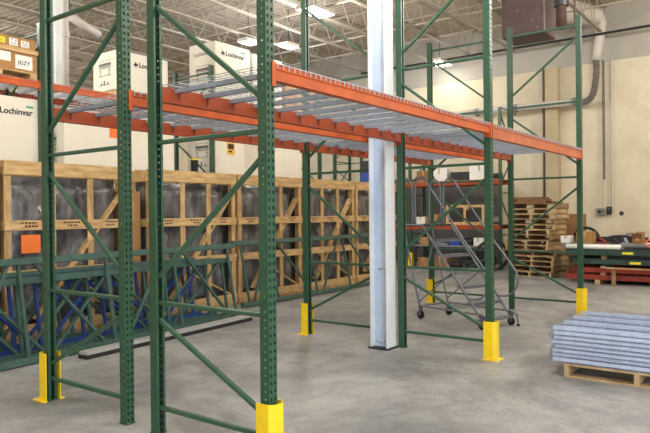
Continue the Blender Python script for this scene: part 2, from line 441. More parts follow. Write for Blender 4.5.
for bay in range(3):
    for k in range(3):
        x = (X3[bay] + X3[bay + 1]) / 2 + (k - 1) * 1.18
        placed(dk3, dk3_used, 'grey wire deck high behind the crates, %s of three in the %s bay' % (pos3[k], ['left', 'middle', 'right'][bay]), (x, Y3 + W / 2, Z3 + .006)); dk3_used = True
        if bay > 0 or k > 0: dup(dk3, 'grey wire deck low behind the crates, %s of three in the %s bay' % (pos3[k], ['left', 'middle', 'right'][bay]), (x, Y3 + W / 2, 2.006))

# ------------------------------------------------------------------ columns
def column(label, x, y, film=True):
    c = thing('steel_column', label, 'column', (x, y, 0))
    H = ZC - .75
    w, d = .235, .2
    MB().box(-d / 2, d / 2, -w / 2, -w / 2 + .014, .02, H).build('flange', M['colwhite'], c)
    MB().box(-d / 2, d / 2, w / 2 - .014, w / 2, .02, H).build('flange', M['colwhite'], c)
    MB().box(-.02, .0, -w / 2 + .014, w / 2 - .014, .02, H).build('web', M['colblue'] if film else M['colwhite'], c)  # film picks the web colour with the blue daylight tint
    MB().box(-d / 2 - .02, d / 2 + .02, -w / 2 - .02, w / 2 + .02, 0, .02).build('base_plate', M['dark'], c)
    return c
c = column('white steel column standing between the two orange racks in the centre', 6.53, 4.005)
mk = MB()
for i, (y, z, l) in enumerate(((.07, .07, .03), (.02, .06, .05), (-.04, .075, .03), (-.07, .05, .03), (.0, .95, .09), (.03, .93, .04))):
    mk.box(-.023, -.021, y - l / 2, y + l / 2, z, z + .008)
mk.build('handwritten_lettering', M['ink_grey'], c)
column('white steel column far behind the leftmost frame', 6.55, 11.1, False).scale = (.65, .65, 1)

# ------------------------------------------------------------------ crates
def crate(x0, x1, label, stencil=True, orange=False, diag=True, mirror=False):
    w = x1 - x0; y0 = 8.1; d = 1.0; H = 2.33
    c = thing('crate_frame', label, 'crate', (x0, y0, 0))
    t = .024
    MB().box(0, w, 0, t, H - .17, H).build('top_board', M['wood'], c, bevel=.003)
    MB().box(0, w, 0, t, 1.44, 1.57).build('middle_board', M['wood'], c, bevel=.003)
    MB().box(0, w, 0, t, .79, .92).build('lower_board', M['wood'], c, bevel=.003)
    MB().box(0, w, 0, t, .05, .2).build('bottom_board', M['wood'], c, bevel=.003)
    for u in (.045 / w * 1.2, .35, .655, 1 - .045 / w * 1.2):
        MB().box(u * w - .047, u * w + .047, t, t * 2, 0.05, H - .01).build('front_slat', M['woodv'], c, bevel=.003)
    if diag:
        a, b = (.93, .22) if not mirror else (.07, .78)
        MB().bar((a * w, t * 2.5, 1.95), (b * w, t * 2.5, .25), t, .13, (0, 1, 0)).build('diagonal_brace', M['woodv'], c)
        MB().bar((b * w, t * 3.5, .85), (a * w, t * 3.5, .2), t, .08, (0, 1, 0)).build('diagonal_brace', M['woodv'], c)
    for sx in (0, 1):
        X0 = 0 if sx == 0 else w - t
        for z0, z1 in ((H - .17, H), (1.44, 1.57), (.05, .2)): MB().box(X0, X0 + t, t * 2, d, z0, z1).build('side_board', M['wood'], c)
        for yy in (.12, .5, .93): MB().box(X0 + (t if sx == 0 else -t), X0 + (2 * t if sx == 0 else 0), yy - .045, yy + .045, .05, H - .01).build('side_slat', M['woodv'], c)
    [MB().box(0, w, d, d + t, z0, z1).build('rear_board', M['wood'], c) for z0, z1 in ((H - .17, H), (1.44, 1.57), (.05, .2))]
    [MB().box(0, w, yy, yy + .12, H, H + .018).build('lid_board', M['wood'], c) for yy in (0, .3, .6, .88)]
    [MB().box(0, w, yy, yy + .09, 0, .05).build('skid', M['woodv'], c) for yy in (.02, .45, .9)]
    if stencil:
        rr = random.Random(int(x0 * 100)); mk = MB()
        for u in (.18, .5, .82):
            x = u * w - .14
            for r_ in range(2):
                xx = x + (.06 if r_ else 0)
                for k in range(6 if r_ == 0 else 4):
                    l = rr.choice((.018, .028, .034)); z = 1.525 - r_ * .045
                    mk.box(xx, xx + l, -.002, 0, z, z + .024); xx += l + .014
        mk.build('stencilled_lettering', M['ink_brown'], c)
    return c
def wrapped(x0, x1, label, m):
    # lumpy film wrapped boiler unit: subdivided box pushed in and out
    bm = bmesh.new(); w = x1 - x0 - .2; d = .72; h = 2.08
    nx, nz = 22, 26; rr = random.Random(int(x0 * 77)); ph = [rr.uniform(0, 6) for _ in range(8)]
    mb = MB()
    def P(u, v, s):
        x = -w / 2 + w * u; z = .08 + h * v; y = s * d / 2
        r = .018 * math.sin(9 * x + ph[0] + 3 * z) + .02 * math.sin(5.3 * z + ph[1] - 4 * x) + .012 * math.sin(17 * x + 11 * z + ph[2]) + .01 * math.sin(-14 * x + 21 * z + ph[3])
        e = min(u, 1 - u, v, 1 - v); k = 1 if e > .04 else .8
        return (x, y * k + r * (1 if e > .01 else 0), z)
    for s in (-1, 1):
        g = [[P(i / nx, j / nz, s) for j in range(nz + 1)] for i in range(nx + 1)]
        vs = [p for r_ in g for p in r_]; fs = []
        for i in range(nx):
            for j in range(nz):
                a = i * (nz + 1) + j; fs.append((a, a + 1, a + nz + 2, a + nz + 1))
        mb.add(vs, fs)
    n = (nx + 1) * (nz + 1)
    idx = lambda i, j, s: (0 if s < 0 else n) + i * (nz + 1) + j
    for j in range(nz):
        for i in (0, nx): mb.f.append((idx(i, j, -1), idx(i, j + 1, -1), idx(i, j + 1, 1), idx(i, j, 1)))
    for i in range(nx):
        for j in (0, nz): mb.f.append((idx(i, j, -1), idx(i + 1, j, -1), idx(i + 1, j, 1), idx(i, j, 1)))
    r = thing('wrapped_unit', label, 'wrapped unit', ((x0 + x1) / 2, 8.1 + .55, 0))
    mb.build('film_wrap', m, r, smooth=True)
    MB().box(-w / 2, w / 2, -d / 2 + .05, d / 2 - .05, .05, .08).build('skid_board', M['palwood'], r)
    return r
CR = [(2.1, 3.99), (4.05, 5.95), (6.34, 8.22), (8.27, 10.12), (10.17, 12.05), (12.1, 13.9)]
cl = ['wooden slat crate at the left edge of the photo, only its right end showing',
      'wooden slat crate with an orange notice, behind the leftmost frame',
      'wooden slat crate right of the gap, behind the nearest frame braces',
      'wooden slat crate in the middle of the row, just right of the nearest post',
      'wooden slat crate left of the white column',
      'wooden slat crate hidden behind the white column']
for i, (a, b) in enumerate(CR):
    cc = crate(a, b, cl[i], mirror=False)
    if i == 1:
        u = MB().box(.21, .47, -.006, -.001, 1.14, 1.38); u.build('orange_notice', M['label_o'], cc)
    wrapped(a, b, ['black film wrapped unit inside the crate at the left edge', 'grey film wrapped unit inside the crate with the orange notice',
                   'black film wrapped unit in the crate right of the gap', 'dark film wrapped unit in the middle crate right of the nearest post',
                   'dark film wrapped unit in the crate left of the white column', 'dark film wrapped unit in the crate behind the white column'][i], M['film_grey'] if i in (0,) else M['film'])
# narrow carton in the gap
g = thing('narrow_carton', 'tall narrow brown carton standing in the gap between two crates', 'carton', (6.02, 8.3, 0))
MB().box(0, .26, 0, .6, 0, 2.0).build('carton_body', M['carton'], g)
MB().box(.12, .14, -.002, 0, 0, 2.0).build('packing_tape', M['palwood'], g)

# ------------------------------------------------------------------ stored frames leaning on their sides
def lean_matrix(x, y, z, lean, yaw, flip=False):
    s, c_ = math.sin(lean), math.cos(lean)
    # local z -> along X, local y -> up (tilted back), local x -> +Y
    R = Matrix(((0, 0, 1, 0), (c_, s, 0, 0), (-s, c_, 0, 0), (0, 0, 0, 1)))
    return Matrix.Translation((x, y, z)) @ Matrix.Rotation(yaw, 4, 'Z') @ R
proto_t = make_frame('x', 'rack frame', 0, W=1.09, H=4.705, post_m=M['teal'], brace_m=M['teal'], bold=True)
proto_b = make_frame('x', 'rack frame', 0, W=.84, H=4.1, post_m=M['blue'], brace_m=M['blue'], bold=True)
proto_s = make_frame('x', 'rack frame', 0, W=.86, H=4.3, post_m=M['teal'], brace_m=M['teal'], bold=True)
def place_frame(proto, used, label, m):
    o = proto if not used else dup(proto, label)
    o['label'] = label; o.matrix_world = m; return o
yw = math.radians(5.5)
def lf(proto, used, label, x, y, lean, yaw=yw): return place_frame(proto, used, label, lean_matrix(x, y, .045, math.radians(lean), yaw))
lf(proto_t, False, 'frontmost weathered green frame leaning on its side before the left crates', 2.66, 6.66, 10)
lf(proto_s, False, 'shorter green frame lying on its side just behind the frontmost leaning frame', 2.95, 6.80, 8)
lf(proto_s, True, 'third green frame from the front in the left leaning row, before the blue ones', 2.7, 6.93, 8)
lf(proto_b, False, 'frontmost blue frame leaning on its side among the green frames', 3.0, 7.06, 9)
lf(proto_b, True, 'rear blue frame leaning on its side just behind the other blue one', 2.75, 7.2, 9, yw * .9)
lf(proto_s, True, 'green frame leaning on its side behind the two blue ones', 2.5, 7.36, 9, yw * .7)
lf(proto_s, True, 'rearmost green frame leaning on its side, nearest the left crates', 2.75, 7.52, 9, yw * .6)
lf(proto_t, True, 'green frame leaning on its side against the crates left of the white column', 7.95, 7.72, 12, 0)
bpy.context.view_layer.update()
fb = thing('floor_channel', 'long flat black and pale grey steel channel lying on the floor before the leaning frames', 'steel channel', (4.12, 6.42, 0), math.radians(5.2))
MB().box(0, 3.0, 0, .16, 0, .05).build('lower_channel', M['dark'], fb)
MB().box(.0, 2.98, .0, .14, .05, .085).build('upper_plate', mat('pale_grey_plate', (186, 184, 180), .4, .2, .1, 6), fb)

# ------------------------------------------------------------------ boxes
def logo(parent, x, z, size, face='-Y', y=-.002):
    # heraldic blob left of the word
    s = size
    poly = [(-.45, .0), (-.4, .35), (-.2, .45), (-.1, .75), (.12, .7), (.1, .5), (.4, .45), (.5, .1), (.4, -.05), (.35, .2), (.1, .1), (.1, -.1), (-.1, -.1), (-.15, .15), (-.3, .1)]
    poly = [(u * s, v * s) for u, v in poly]
    mb = MB()
    if face == '-Y': mb.prism(poly, (x, y, z), (1, 0, 0), (0, 0, 1), (0, -1, 0), .0015)
    else: mb.prism(poly, (y, x, z), (0, -1, 0), (0, 0, 1), (-1, 0, 0), .0015)
    mb.build('printed_emblem', M['ink'], parent)
def arrows(parent, y0, z0, s, x=-.002):
    # this-side-up print on the -X face: rectangle, two arrows, shape marks
    mb = MB()
    def ln(a, b, w=.014): mb.bar((x, -a[0] + y0, z0 + a[1]), (x, -b[0] + y0, z0 + b[1]), .002, w * s / .4, (0, 0, 1)) if abs(a[1] - b[1]) < .01 else mb.bar((x, -a[0] + y0, z0 + a[1]), (x, -b[0] + y0, z0 + b[1]), .002, w * s / .4, (0, 1, 0))
    w = s / 2
    for k in (.5, .42): ln((-w, s * k), (w, s * k))
    ln((-w, s * .78), (w, s * .78), .008); ln((-w, s * .6), (w, s * .6), .05)
    for t in (-w * .75, w * .75):
        ln((t, s * .05), (t, s * .36)); ln((t - .1 * s, s * .05), (t + .1 * s, s * .05)); ln((t - .07 * s, s * .3), (t + .07 * s, s * .3))
    ln((-w * .75, s * .05), (w * .75, s * .05), .008)
    for t, h in ((-w * .6, .1), (-w * .1, .2), (w * .5, .08)):
        ln((t, -s * .4), (t, -s * .4 + h * s), .04)
    ln((-w, -s * .42), (w * .8, -s * .42), .01)
    mb.build('printed_symbols', M['ink_grey'], parent)
def white_box(label, x0, x1, y0, d, z0, z1, logo_at=None, size=.2, arrow=None, lab=None, swatch=True, m='white'):
    b = thing('white_box', label, 'box', (x0, y0, z0))
    w = x1 - x0; h = z1 - z0; p = .1
    body = MB().box(0, w, 0, d, p, h).build('carton_body', M[m], b, bevel=.006); root = b
    e = MB(); [e.box(0, w, yy, yy + .09, p - .018, p) for yy in (0, d / 2 - .045, d - .09)]
    for xx in (0, w / 2 - .04, w - .08): e.box(xx, xx + .08, 0, d, 0, p - .018)
    e.build('pallet_base', M['wood'], b)
    b = body
    if logo_at:
        lx, lz = logo_at
        text('Lochinvar', size, M['ink'], b, (lx, -.001, lz), '-Y', 'printed_word', offset=.0035)
        logo(b, lx - size * .6, lz, size * .9)
        if swatch:
            MB().box(lx + size * 3.2, lx + size * 3.45, -.003, -.001, lz + size * .95, lz + size * 1.15).build('blue_swatch', M['l_blue'], b)
            MB().box(lx + size * 3.45, lx + size * 4.1, -.003, -.001, lz + size * .9, lz + size * 1.15).build('green_swatch', M['l_green'], b)
    if arrow: arrows(b, *arrow)
    if lab:
        lx0, lx1, lz0, lz1, mm = lab
        MB().box(lx0, lx1, -.003, -.001, lz0, lz1).build('sticker', M[mm], b)
        if mm == 'label_yp':
            MB().box(lx0 + .03, lx1 - .03, -.0045, -.003, lz1 - .14, lz1 - .03).box(lx0 + .05, lx1 - .08, -.0045, -.003, lz0 + .05, lz0 + .09).build('sticker_print', M['ink_brown'], b)
    return root
ZL = 2.012; ZU = 3.764
white_box('white logo box at the left edge, above the crate and below the brown carton', 3.9, 5.375, 9.66, .95, ZL, 3.47, (.87, 1.19), .13)
white_box('white box with an orange label, behind the leftmost frame braces', 5.82, 6.98, 9.66, .9, ZL, 3.42, None, .2, (.4, .7, .35), (.86, 1.08, .98, 1.2, 'label_o'))
white_box('white box on the low level behind the second and third posts', 7.05, 8.12, 9.66, .9, ZL, 3.42)
white_box('white box with a yellow label and side symbols, on the low level behind the crates', 9.2, 10.06, 9.66, .85, ZL, 3.42, None, .2, (.4, .8, .4), (.33, .56, .88, 1.14, 'label_yp'))
white_box('narrow white box right of the yellow labelled box, low level', 10.3, 10.82, 9.9, .8, ZL, 3.3)
white_box('plain white box seen right of the nearest post, above the crates', 10.95, 12.05, 9.66, .9, ZL, 3.35)
white_box('white logo box with side symbols, on the high level behind the second and third posts', 6.82, 7.95, 9.62, .72, ZU, 4.56, (.47, .56), .12, (.36, .36, .36), swatch=False)
tallb = white_box('tall white logo box on the high level, left of the pair by the nearest post', 9.19, 10.22, 9.62, .8, ZU, 5.22, (.3, 1.2), .14, (.38, .66, .42))
white_box('tall white logo box on the high level, half hidden by the nearest post', 10.32, 11.3, 9.62, .8, ZU, 5.16, (.3, 1.16), .14)
text('Lochinvar', .12, M['ink_grey'], tallb.children[0], (-.002, .66, 1.2), '-X', 'printed_word')
b = thing('brown_carton', 'large brown carton on the high level right of the nearest post', 'carton', (11.5, 9.7, ZU))
MB().box(0, 1.1, 0, .8, 0, 1.0).build('carton_body', M['carton'], b, bevel=.01); MB().box(.5, .57, -.003, .0, 0, 1.0).build('packing_tape', M['wood'], b)
# brown crate carton on pallet at far left
b = thing('carton_crate', 'brown carton with yellow sticker, strapped to a pallet on the far left high shelf', 'carton', (4.15, 9.58, ZU))
w = 1.17
MB().box(0, w, 0, .8, .1, .38).build('lower_carton', M['carton'], b, bevel=.006)
MB().box(-.02, w + .02, -.02, .82, .38, .45).build('wood_batten', M['wood'], b)
MB().box(0.02, w - .02, 0, .8, .45, .61).build('upper_carton', M['carton'], b, bevel=.006)
e = MB().box(0, w, 0, .12, .08, .1).box(0, w, .34, .46, .08, .1).box(0, w, .68, .8, .08, .1)
for xx in (0, w / 2 - .05, w - .1): e.box(xx, xx + .1, 0, .8, .0, .08)
e.build('pallet_base', M['wood'], b)
MB().box(.5, .68, -.003, 0, .48, .57).build('yellow_sticker', M['label_y'], b)
s1 = MB().box(.74, .87, -.003, 0, .47, .58).box(.92, 1.05, -.003, 0, .47, .57).box(.56, .76, -.003, 0, .22, .36).box(.83, 1.1, -.004, 0, .13, .34)
s1.build('white_sticker', M['paper'], b)
s2 = MB()
for x, z in ((.78, .56), (.84, .55), (.96, .545), (1.01, .545)): s2.box(x - .01, x + .01, -.005, -.003, z - .008, z + .01)
for k in range(3): s2.box(.76, .85, -.005, -.003, .485 + k * .016, .489 + k * .016); s2.box(.94, 1.03, -.005, -.003, .485 + k * .016, .489 + k * .016); s2.box(.52, .66, -.005, -.003, .495 + k * .02, .5 + k * .02)
s2.build('sticker_print', M['ink_grey'], b)
text('JGZY', .085, M['ink'], b, (.87, -.006, .2), '-Y', 'handwriting')
bk = thing('plastic_bucket', 'small black bucket with a yellow rim on top of the crates', 'bucket', (8.63, 9.66, ZL))
MB().tube([(0, 0, 0), (0, 0, .70)], [.06, .075], 14).build('bucket_body', M['rubber'], bk)
MB().tube([(0, 0, .70), (0, 0, .73)], .09, 14).build('bucket_rim', M['label_y'], bk)

# ------------------------------------------------------------------ roof joists, bridging, lights
def joist_mesh():
    mb = MB(); x0, x1 = -3., WX - .02; zb, zt = 6.5, 7.3
    for z in (zb, zt):
        for s in (-.03, .03): mb.box(x0, x1, s - .02, s + .02, z - .02, z + .02)
    n = 24; p = (x1 - x0) / n
    for i in range(n):
        a = x0 + i * p
        mb.bar((a, 0, zt), (a + p / 2, 0, zb), .017, .017); mb.bar((a + p / 2, 0, zb), (a + p, 0, zt), .017, .017)
    return mb.mesh('roof_joist', M['joist'])
jm = joist_mesh()
for k in range(-5, 14):
    j = link('roof_joist', jm, None, (0, 10.71 + 1.29 * k, 0))
    tag(j, 'pale painted open web steel joist under the roof deck', 'roof joist', 'roof joists running away to the right')
for k, x in enumerate((4.4, 7.0, 9.6, 12.15, 14.8, 16.2)):
    for z in (6.54, 7.22):
        mb = MB().bar((x + (.1 if z > 7 else 0), 2, z), (x + (.1 if z > 7 else 0), 30, z), .035, .035)
        tag(mb.build('joist_bridging', M['joist']), 'thin pale angle bar crossing below the roof joists', 'roof bracing', 'bridging bars across the roof joists')
tag(MB().tube([(18.3, 1, 6.42), (18.3, 12, 6.42)], .035, 8).build('dark_roof_pipe', M['dark']), 'dark horizontal pipe under the roof joists along the end wall', 'pipe')
# joist seat pipe cluster at left
pp = thing('roof_drain_pipe', 'white drain pipe with an elbow beside the far left column', 'pipe', (6.9, 11.4, 0))
MB().tube([(0, 0, 0), (0, 0, 5.95), (.03, 0, 6.12), (.12, 0, 6.22), (.3, 0, 6.26), (1.2, 0, 6.35), (1.5, 0, 6.5), (1.55, 0, 7.3)], .08, 12).build('pipe_run', M['pipe_white'], pp, smooth=True)
MB().tube([(-.0, 0, 5.1), (-.0, 0, 5.22)], .1, 12).build('pipe_coupling', M['pipe_white'], pp)
pp = thing('stub_duct', 'short white duct hanging under the joists right of the leftmost frame', 'duct', (7.4, 12.2, 5.45))
MB().tube([(0, 0, .42), (.4, 0, .25), (.8, 0, .12)], .09, 12).build('duct_body', M['pipe_white'], pp, smooth=True)
MB().tube([(.1, 0, .45), (.1, 0, 1.91)], .01, 6).build('hanger_rod', M['dark'], pp)

def ceiling_light(label, x, y, z, w=1.2, d=.65, warm=True, rz=0, power=300, lit=True):
    r = thing('ceiling_light', label, 'ceiling light', (x, y, z), rz)
    MB().box(-w / 2, w / 2, -d / 2, d / 2, 0, .09).build('fixture_body', M['pipe_white'], r)
    MB().box(-w / 2 + .03, w / 2 - .03, -d / 2 + .03, d / 2 - .03, -.012, 0).build('lamp_panel', M['lamp_warm'] if warm else M['lamp_cool'], r)
    MB().tube([(0, 0, .09), (0, 0, ZC - z)], .01, 6).build('hanger_rod', M['dark'], r)
    return r
def area(x, y, z, sx, sy, power, color, rot=(0, 0, 0)):
    ld = bpy.data.lights.new('lamp', 'AREA'); ld.shape = 'RECTANGLE'; ld.size = sx; ld.size_y = sy; ld.energy = power; ld.color = color
    o = bpy.data.objects.new('lamp', ld); COL.objects.link(o); o.location = (x, y, z); o.rotation_euler = rot
    return o
def lamp(x, y, z, power, color):
    ld = bpy.data.lights.new('lamp', 'POINT'); ld.shadow_soft_size = .3; ld.energy = power; ld.color = color
    o = bpy.data.objects.new('lamp', ld); COL.objects.link(o); o.location = (x, y, z)
WARM = (1, .96, .89)
LIGHTS = [(11.75, 8.95, 6.3, True, 'bright ceiling light between the nearest post and the white column', 330),
          (18.0, 8.9, 6.25, True, 'small bright ceiling light near the end wall, right of the white column', 34),
          (12.7, 12.0, 6.3, False, 'bluish ceiling light above the tall logo boxes, left of the nearest post', 110),
          (13.7, 11.4, 6.3, False, 'bluish ceiling light just right of the nearest post', 110)]
for x, y, z, wm, lb, pw in LIGHTS:
    ceiling_light(lb, x, y, z, .85 if wm else .5, .5 if wm else .35, wm)
    lamp(x, y, z - .4, pw, WARM if wm else (.85, .9, 1))
# lamps out of the photo, same fixtures; farthest two added to brighten the ceiling
for x, y, pw in ((5.2, 2.6, 330), (11.5, 1.6, 330), (15.6, -.5, 330), (2.2, 7.0, 330), (4.0, 12.5, 450), (3.0, 19, 600), (9, 22, 600), (13, 28, 600), (-2, 1.5, 300), (8.6, -2.2, 300)):
    ceiling_light('unseen ceiling light hanging from the roof outside the photo', x, y, 6.35, 1.2, .6, True)['group'] = 'ceiling lights outside the photo'
    lamp(x, y, 5.95, pw, WARM)
# daylight through the open dock doorway behind the camera
area(.5, YF - .35, 2.1, 5.8, 4.0, 700, (.74, .85, 1.0), (PI / 2, 0, 0))

# ------------------------------------------------------------------ heater, ducts and pipes on the end wall
h = thing('unit_heater', 'brown box heater hanging from the roof above the right end of the rack', 'unit heater', (12.5, 4.36, 5.13))
MB().box(0, .75, -.43, .43, 0, 1.05).build('heater_case', M['heater'], h, bevel=.01)
MB().box(-.012, .0, -.36, .36, .06, .98).build('front_panel', M['heater'], h)
rv = MB(); [rv.box(-.018, -.012, y - .012, y + .012, z - .012, z + .012) for y, z in ((.25, .12), (-.2, .25), (-.3, .1), (.1, .5))]; rv.build('rivet', M['greyitem'], h)
for y in (-.36, .36): MB().tube([(.35, y, 1.05), (.35, y, 2.2)], .012, 6).build('hanger_rod', M['dark'], h)
fl = thing('heater_flue', 'dark flue stub hanging beside the brown heater', 'flue', (12.55, 3.62, 5.14))
MB().tube([(0, 0, 0), (0, 0, 2.215)], .1, 12).build('flue_pipe', M['rust'], fl, smooth=True)
MB().tube([(0, 0, .42), (0, 0, .62)], .14, 12).build('flue_collar', M['dark'], fl)
tag(MB().tube([(12.6, 3.38, 5.1), (12.6, 3.38, 7.36)], .025, 8).build('gas_pipe', M['rust']), 'thin rusty vertical pipe right of the heater flue', 'pipe')
X = 18.45
dd = thing('exhaust_duct', 'large white duct bending down the end wall into a dark flexible hose', 'duct', (X, 4.4, 0))
MB().tube([(-2.2, .9, 6.94), (-1.2, .55, 6.95), (-.5, .25, 6.95), (-.1, -.05, 6.92), (0, -.14, 6.75), (0, -.1, 6.4), (0, -.03, 5.95), (0, .0, 5.75)], [.34, .33, .3, .22, .15, .13, .12, .11], 16).build('white_duct', M['pipe_white'], dd, smooth=True)
n = 40; pts = []; rs = []
path = [(0, 0, 5.78), (0, .0, 5.4), (0, .04, 5.05), (0, .12, 4.78), (0, .28, 4.66), (0, .5, 4.64)]
def interp(path, n):
    out = []
    P_ = [Vector(p) for p in path]
    for i in range(n + 1):
        t = i / n * (len(P_) - 1); k = min(int(t), len(P_) - 2); f = t - k
        a, b_, c_, d_ = P_[max(k - 1, 0)], P_[k], P_[k + 1], P_[min(k + 2, len(P_) - 1)]
        out.append(.5 * ((2 * b_) + (c_ - a) * f + (2 * a - 5 * b_ + 4 * c_ - d_) * f * f + (3 * b_ - a - 3 * c_ + d_) * f ** 3))
    return out
q = interp(path, 48)
MB().tube(q, [.095 if i % 2 else .078 for i in range(len(q))], 12).build('flexible_hose', M['duct_flex'], dd)
wp = thing('horizontal_duct', 'long pale horizontal pipe running along the end wall', 'duct', (X, 4.9, 4.68))
MB().tube([(0, 0, 0), (0, 2.9, .02)], .1, 12).build('pipe_run', M['pipe_white'], wp, smooth=True)
MB().tube([(0, 2.9, .02), (0, 6.6, .04)], .085, 12).build('pipe_run', M['pipe_white'], wp, smooth=True)
for y in (.02, 1.7, 2.9): MB().tube([(0, y, 0), (0, y + .1, 0)], .125, 12).build('pipe_coupling', M['greyitem'], wp)
MB().box(-.02, .43, 1.9, 1.95, -.14, -.1).box(-.02, .43, 4.4, 4.45, -.14, -.1).build('pipe_bracket', M['dark'], wp)
for y, z0, z1, r_, m_, lb in ((5.93, .2, 5.75, .035, 'pipe_grey', 'dark vertical conduit on the end wall beside the tan pilaster'),
                              (5.72, .2, 5.75, .012, 'pipe_white', 'thin vertical wire on the tan pilaster of the end wall')):
    pass
tag(MB().tube([(18.8, 5.95, .1), (18.8, 5.95, 5.8)], .034, 8).build('wall_conduit', M['pipe_grey']), 'dark vertical conduit on the end wall beside the tan pilaster', 'conduit')
cc = thing('wall_conduit', 'dark vertical conduit running down the end wall right of the rack end', 'conduit', (18.8, 4.3, 0))
MB().tube([(0, 0, 2.5), (0, 0, 5.8)], .034, 8).build('conduit_pipe', M['pipe_grey'], cc)
MB().tube([(0, 0, 1.65), (0, 0, 2.5)], .02, 8).build('lower_pipe', M['pipe_white'], cc)
tag(MB().tube([(18.85, 4.1, 1.65), (18.85, 4.1, 5.8)], .022, 8).build('wall_conduit', M['pipe_white']), 'pale thin conduit on the end wall just right of the dark one', 'conduit')
ob = thing('outlet_box', 'grey electrical box at the foot of the wall conduits', 'outlet box', (18.82, 4.42, 1.5))
MB().box(-.06, .06, -.1, .1, 0, .2).build('box_body', M['greyitem'], ob, bevel=.01); MB().tube([(-.07, 0, .1), (-.05, 0, .1)], .05, 10).build('round_gauge', M['dark'], ob)
ob = thing('outlet_box', 'small dark electrical box beside the grey one on the end wall', 'outlet box', (18.82, 4.18, 1.52))
MB().box(-.06, .06, -.06, .06, 0, .22).build('box_body', M['dark'], ob, bevel=.01)
MB().tube([(-.07, 0, .16), (-.05, 0, .16)], .02, 8).build('knob', M['greyitem'], ob)
tag(MB().tube([(18.88, 3.88, 1.55), (18.9, 3.88, 1.55)], .06, 12).build('wall_plug', M['dark']), 'round black plug on the end wall right of the electrical boxes', 'wall plug')

# ------------------------------------------------------------------ rolling ladder
lad = thing('rolling_ladder', 'grey rolling warehouse ladder with hooped handrails standing under the racks', 'rolling ladder', (8.28, 3.48, 0), math.radians(-17.5))
LW = .62; r0 = .014; PH = 1.43; RUN = 1.15; PE = 1.64; WY = 1.2
for x in (0, LW):
    MB().tube([(x, 0, .12), (x, RUN, PH)], .018, 8).build('stringer', M['ladder'], lad)
    MB().tube([(x, WY, .12), (x, 1.58, PH)], .016, 8).build('rear_leg', M['ladder'], lad)
    MB().tube([(x, RUN, PH), (x, PE, PH)], .016, 8).build('platform_rail', M['ladder'], lad)
    MB().tube([(x, 0, .2), (x, WY, .2)], .014, 8).build('base_rail', M['ladder'], lad)
    MB().tube([(x, .55, .75), (x, 1.25, .25)], .01, 8).build('side_brace', M['ladder'], lad)
    hp = interp([(x, .25, .40), (x, .05, .42), (x, -.1, .56), (x, -.08, .78), (x, .3, 1.2), (x, .95, 1.96), (x, 1.06, 2.11), (x, 1.17, 2.16), (x, 1.27, 2.1), (x, 1.3, 1.95), (x, 1.3, 1.43)], 60)
    MB().tube(hp, r0, 8).build('handrail', M['ladder'], lad, smooth=True)
    hp = interp([(x, 1.36, 1.43), (x, 1.36, 1.93), (x, 1.39, 2.08), (x, 1.48, 2.15), (x, 1.58, 2.08), (x, 1.61, 1.93), (x, 1.61, 1.43)], 40)
    MB().tube(hp, r0, 8).build('guard_hoop', M['ladder'], lad, smooth=True)
for i in range(1, 7):
    z = .12 + (PH - .12) * i / 6; y = RUN * i / 6
    if i < 6:
        MB().box(.02, LW - .02, y - .04, y + .12, z - .012, z).box(.02, LW - .02, y - .04, y - .034, z - .035, z).build('step', M['ladder'], lad)
MB().box(.0, LW, RUN - .02, PE, PH - .02, PH + .01).build('platform', M['dark'], lad)
MB().box(.0, LW, -.04, .12, .11, .13).build('step', M['ladder'], lad)
MB().tube([(0, WY, .2), (LW, WY, .2)], .014, 8).build('base_rail', M['ladder'], lad)
MB().tube([(0, WY + .05, .3), (LW, 1.5, 1.2)], .01, 8).build('rear_brace', M['ladder'], lad)
def wheel(x, y, r):
    fk = MB().box(x - .024, x - .018, y - .02, y + .02, r - .01, .2).box(x + .018, x + .024, y - .02, y + .02, r - .01, .2).box(x - .024, x + .024, y - .025, y + .025, .17, .2).build('caster', M['ladder'], lad)
    MB().tube([(x - .016, y, r), (x + .016, y, r)], r, 16).build('wheel', M['rubber'], fk)
for x in (0, LW): wheel(x, WY, .065); wheel(x, .0, .055)
for x in (0, LW):
    MB().tube([(x, -.12, 0), (x, -.12, .03)], .022, 8).build('rubber_foot', M['rubber'], lad)
    MB().tube([(x, -.12, .03), (x, -.1, .16), (x, 0, .2)], .014, 8).build('front_leg', M['ladder'], lad)

